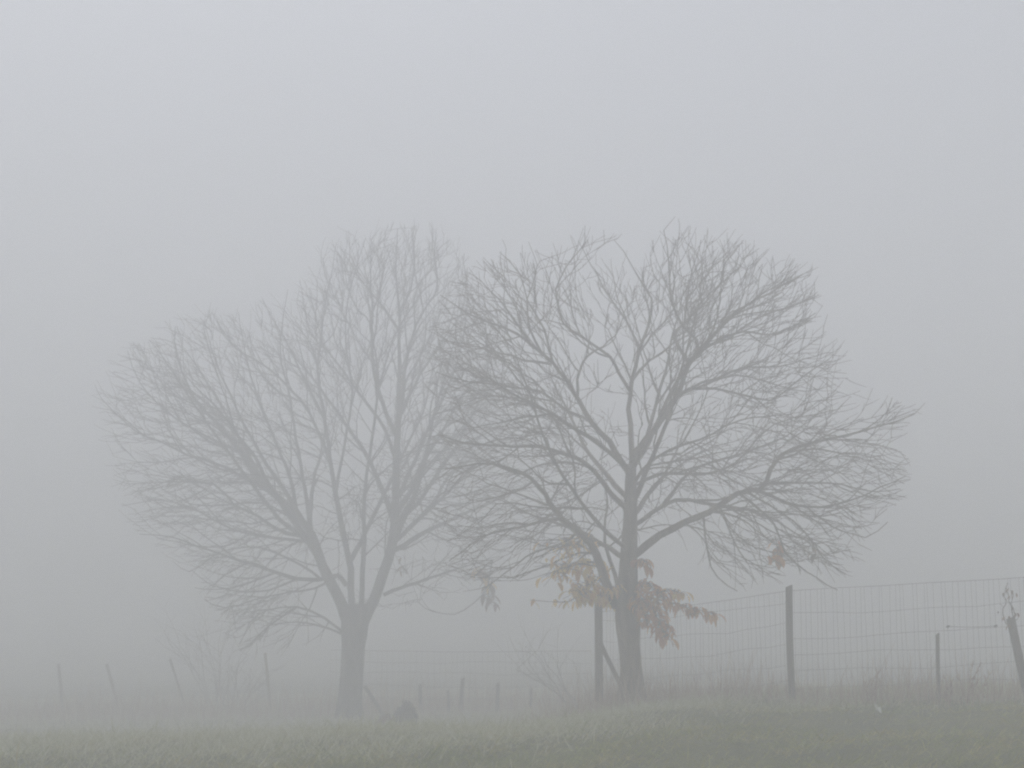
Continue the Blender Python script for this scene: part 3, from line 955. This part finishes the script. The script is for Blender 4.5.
# ------------------------------------------------------------------ ground, grass, weeds
def grid_mesh(name, mat, xs, ys):
    X, Yg = np.meshgrid(xs, ys)
    Z = ground_z(X, Yg)
    V = np.stack([X, Yg, Z], -1).reshape(-1, 3)
    nx, ny = len(xs), len(ys)
    i = np.arange(ny - 1)[:, None] * nx + np.arange(nx - 1)[None, :]
    Fc = np.stack([i, i + 1, i + nx + 1, i + nx], -1).reshape(-1, 4)
    me = bpy.data.meshes.new(name)
    me.from_pydata(V.tolist(), [], Fc.tolist())
    me.materials.append(mat)
    me.polygons.foreach_set('use_smooth', [True] * len(me.polygons))
    o = bpy.data.objects.new(name, me)
    COL.objects.link(o)
    return o


xs = np.concatenate([np.linspace(-150, -20, 27)[:-1], np.linspace(-20, 20, 161), np.linspace(20, 150, 27)[1:]])
ys = np.concatenate([np.linspace(-40, 6, 12)[:-1], np.linspace(6, 50, 177), np.linspace(50, 200, 31)[1:]])
g = grid_mesh('ground', M_SOIL, xs, ys)
tag(g, 'grassy bank sloping down into a foggy field', 'ground', kind='structure')


def blades(name, mat, x, y, h, w, lean, az, face, curve, base_sink=0.02):
    """many blades at once: arrays of equal length"""
    n = len(x)
    z = ground_z(x, y) - base_sink
    B = np.stack([x, y, z], -1)
    side = np.stack([np.cos(face), np.sin(face), np.zeros(n)], -1) * (w / 2)[:, None]
    ld = np.stack([np.cos(az), np.sin(az), np.zeros(n)], -1)
    up = np.array([0, 0, 1.0])
    m1 = B + ld * (np.sin(lean) * h * 0.5)[:, None] + up * (np.cos(lean) * h * 0.5)[:, None]
    l2 = np.minimum(lean + curve, 1.75)
    tip = m1 + ld * (np.sin(l2) * h * 0.5)[:, None] + up * (np.cos(l2) * h * 0.5)[:, None]
    V = np.stack([B - side, B + side, m1 + side * 0.75, m1 - side * 0.75, tip], 1).reshape(-1, 3)
    k = np.arange(n) * 5
    loops = np.stack([k, k + 1, k + 2, k + 3, k + 3, k + 2, k + 4], 1).reshape(-1)
    starts = np.stack([np.arange(n) * 7, np.arange(n) * 7 + 4], 1).reshape(-1)
    totals = np.tile([4, 3], n)
    me = bpy.data.meshes.new(name)
    me.vertices.add(n * 5)
    me.vertices.foreach_set('co', V.reshape(-1))
    me.loops.add(n * 7)
    me.loops.foreach_set('vertex_index', loops)
    me.polygons.add(n * 2)
    me.polygons.foreach_set('loop_start', starts)
    me.polygons.foreach_set('loop_total', totals)
    me.update(calc_edges=True)
    me.validate()
    me.materials.append(mat)
    o = bpy.data.objects.new(name, me)
    COL.objects.link(o)
    return o


def patchy(x, y):
    return (np.sin(x * 0.9 + 1.3 * np.sin(y * 0.7)) * np.sin(y * 1.1 + 0.8 * np.sin(x * 0.5)) + 0.5 * np.sin(x * 2.7 + y * 1.9) * np.sin(y * 2.2 - x)) / 1.5


N = 230000
gx = nrg.uniform(-13, 13, N)
gy = 9.5 + (26.5 - 9.5) * nrg.random(N)
keep = np.abs(gx) < gy * 0.42 + 1.5
gx, gy = gx[keep], gy[keep]
# gather blades into tufts
tx, ty = nrg.normal(0, 0.05, len(gx)), nrg.normal(0, 0.05, len(gx))
gx = np.round(gx / 0.14 + 0.25 * np.sin(gy * 9)) * 0.14 + tx * 1.2
gy = gy + ty
n = len(gx)
pt = patchy(gx, gy)
cx, cy = nrg.uniform(-10, 10, 150), nrg.uniform(11.5, 21.5, 150)
ci = nrg.integers(0, 150, 9000)
gx = np.concatenate([gx, cx[ci] + nrg.normal(0, 0.11, 9000)])
gy = np.concatenate([gy, cy[ci] + nrg.normal(0, 0.09, 9000)])
pt = np.concatenate([pt, nrg.uniform(0.4, 1.5, 9000)])
n = len(gx)
gh = np.clip(nrg.lognormal(-1.85, 0.4, n) * (1 + 0.7 * pt) * (1 - 0.35 * smooth01((gy - 15.0) / 4.0)), 0.05, 0.5)
gs = blades('grass', M_GRASS, gx, gy, gh, nrg.uniform(0.006, 0.013, n), np.clip(nrg.normal(1.12, 0.32, n), 0.1, 1.5), nrg.normal(-0.25, 0.55, n) + math.pi * (nrg.random(n) < 0.3),
            nrg.uniform(0, 6.28, n), nrg.uniform(0.2, 0.9, n))
tag(gs, 'short rough olive and straw coloured grass on the bank', 'grass', kind='stuff')
# taller pale straw along the brow of the bank
N = 130000
gx = nrg.uniform(-10, 12, N)
gy = 18.5 + 4.8 * smooth01((gx + 0.8) / 5.0) + nrg.normal(0.2, 1.3, N)
pt = patchy(gx * 1.3, gy * 1.3)
keep = nrg.random(N) < 0.6 + 0.4 * pt
gx, gy = gx[keep], gy[keep]
n = len(gx)
st_ = blades('straw_grass', M_STRAW, gx, gy, np.clip(nrg.lognormal(-1.42, 0.35, n), 0.1, 0.45), nrg.uniform(0.005, 0.011, n),
             np.clip(nrg.normal(1.0, 0.35, n), 0.1, 1.45), nrg.normal(-0.2, 0.7, n) + math.pi * (nrg.random(n) < 0.3), nrg.uniform(0, 6.28, n), nrg.uniform(0.3, 1.1, n))
tag(st_, 'taller pale straw along the brow of the bank', 'grass', kind='stuff')
# coarse grass in the field beyond
N = 60000
gx = nrg.uniform(-22, 10, N)
gy = 26.0 + 24 * nrg.random(N)
n = N
fg = blades('field_grass', M_STRAW, gx, gy, np.clip(nrg.lognormal(-1.5, 0.4, n), 0.08, 0.6), nrg.uniform(0.01, 0.02, n), np.abs(nrg.normal(0.4, 0.3, n)),
            nrg.uniform(0, 6.28, n), nrg.uniform(0, 6.28, n), nrg.uniform(0.2, 0.9, n))
tag(fg, 'rough fog-faded grass of the field around the far trunk', 'grass', kind='stuff')


# dry weeds along the fence line and around the near trunk
def along(A, B, n, wid):
    t = nrg.random(n)[:, None]
    d = (B - A) / np.linalg.norm(B - A)
    nn = np.array([-d[1], d[0]])
    return A * (1 - t) + B * t + nn * nrg.normal(0, wid, n)[:, None]


W = np.concatenate([along(PA - np.array([1.2, -0.3]), PB, 1900, 0.45), along(PB, PD, 2300, 0.5),
                    np.array(base_r[:2]) + nrg.normal(0, 0.6, (1500, 2))])
n = len(W)
wp = patchy(W[:, 0] * 2.1, W[:, 1] * 2.1 + 3)
wd = blades('weeds', M_WEED, W[:, 0], W[:, 1], np.clip(nrg.lognormal(-1.0, 0.5, n) * (1 + 0.5 * wp), 0.08, 1.05), nrg.uniform(0.004, 0.011, n),
            np.abs(nrg.normal(0.16, 0.14, n)), nrg.uniform(0, 6.28, n), nrg.uniform(0, 6.28, n), nrg.uniform(0.0, 0.5, n))
tag(wd, 'thin brown dry weeds along the foot of the tall wire fence', 'weeds', kind='stuff')
W = np.stack([nrg.uniform(-19, 2.5, 5200), 0 * nrg.uniform(size=5200)], -1)
W[:, 1] = 40.0 - 0.15 * W[:, 0] + nrg.normal(0, 1.2, 5200) - 2.2
n = len(W)
wp = patchy(W[:, 0], W[:, 1])
uw = blades('undergrowth', M_WEED, W[:, 0], W[:, 1], np.clip(nrg.lognormal(-0.55, 0.4, n) * (1 + 0.5 * wp), 0.15, 1.3), nrg.uniform(0.01, 0.026, n),
            np.abs(nrg.normal(0.14, 0.12, n)), nrg.uniform(0, 6.28, n), nrg.uniform(0, 6.28, n), nrg.uniform(0.0, 0.5, n))
tag(uw, 'faint brown undergrowth along the far field edge', 'undergrowth', kind='stuff')

# ------------------------------------------------------------------ fog
DENS = 0.043
H0, H1 = -6.0, 22.0
x0, x1, y0, y1 = -160.0, 160.0, -50.0, 210.0
V = [(x0, y0, H0), (x1, y0, H0), (x1, y1, H0), (x0, y1, H0), (x0, y0, H1), (x1, y0, H1), (x1, y1, H1), (x0, y1, H1)]
hb = MB()
hb.add(V, [(3, 2, 1, 0), (4, 5, 6, 7), (0, 1, 5, 4), (1, 2, 6, 5), (2, 3, 7, 6), (3, 0, 4, 7)])
hm = bpy.data.materials.new('fog')
hm.use_nodes = True
nt = hm.node_tree
nt.nodes.clear()
out = nt.nodes.new('ShaderNodeOutputMaterial')
vol = nt.nodes.new('ShaderNodeVolumePrincipled')
vol.inputs['Color'].default_value = (0.986, 0.988, 0.999, 1)
vol.inputs['Density'].default_value = DENS
vol.inputs['Anisotropy'].default_value = 0.15
nt.links.new(vol.outputs['Volume'], out.inputs['Volume'])
hz = hb.build('haze', hm, None, smooth=False)
tag(hz, 'thick pale grey fog filling the whole field', 'fog', kind='stuff')

# ------------------------------------------------------------------ sky and sun
w = bpy.data.worlds.new('World')
sc.world = w
w.use_nodes = True
nt = w.node_tree
bg = nt.nodes['Background']
sky = nt.nodes.new('ShaderNodeTexSky')
sky.sky_type = 'NISHITA'
sky.sun_disc = False
SUN_EL, SUN_AZ = math.radians(60), math.radians(-28)
sky.sun_elevation = SUN_EL
sky.sun_rotation = SUN_AZ
sky.dust_density = 6.0
sky.air_density = 1.0
hs = nt.nodes.new('ShaderNodeHueSaturation')
hs.inputs['Saturation'].default_value = 0.36
nt.links.new(sky.outputs['Color'], hs.inputs['Color'])
tint = nt.nodes.new('ShaderNodeMix')
tint.data_type = 'RGBA'
tint.blend_type = 'MULTIPLY'
tint.inputs[0].default_value = 1.0
tint.inputs[7].default_value = (0.956, 1.0, 1.075, 1)
nt.links.new(hs.outputs['Color'], tint.inputs[6])
nt.links.new(tint.outputs[2], bg.inputs['Color'])
bg.inputs['Strength'].default_value = 0.10

sd = bpy.data.lights.new('sun', 'SUN')
sd.energy = 1.0
sd.angle = math.radians(60)
sd.color = (1.0, 0.985, 0.965)
so = bpy.data.objects.new('sun', sd)
COL.objects.link(so)
dv = Vector((math.sin(SUN_AZ) * math.cos(SUN_EL), math.cos(SUN_AZ) * math.cos(SUN_EL), math.sin(SUN_EL)))
so.rotation_euler = (-dv).to_track_quat('-Z', 'Y').to_euler()
so.location = dv * 60

# ------------------------------------------------------------------ render settings
sc.view_settings.view_transform = 'Standard'
sc.view_settings.look = 'None'
sc.view_settings.gamma = 1.0
sc.view_settings.exposure = 0.27
sc.render.engine = 'CYCLES'
sc.cycles.volume_bounces = 9
sc.cycles.max_bounces = 12
sc.cycles.diffuse_bounces = 2
sc.cycles.use_denoising = True
sc.cycles.denoiser = 'OPENIMAGEDENOISE'
sc.cycles.filter_width = 2.2
sc.render.dither_intensity = 2.0
sc.cycles.use_adaptive_sampling = False
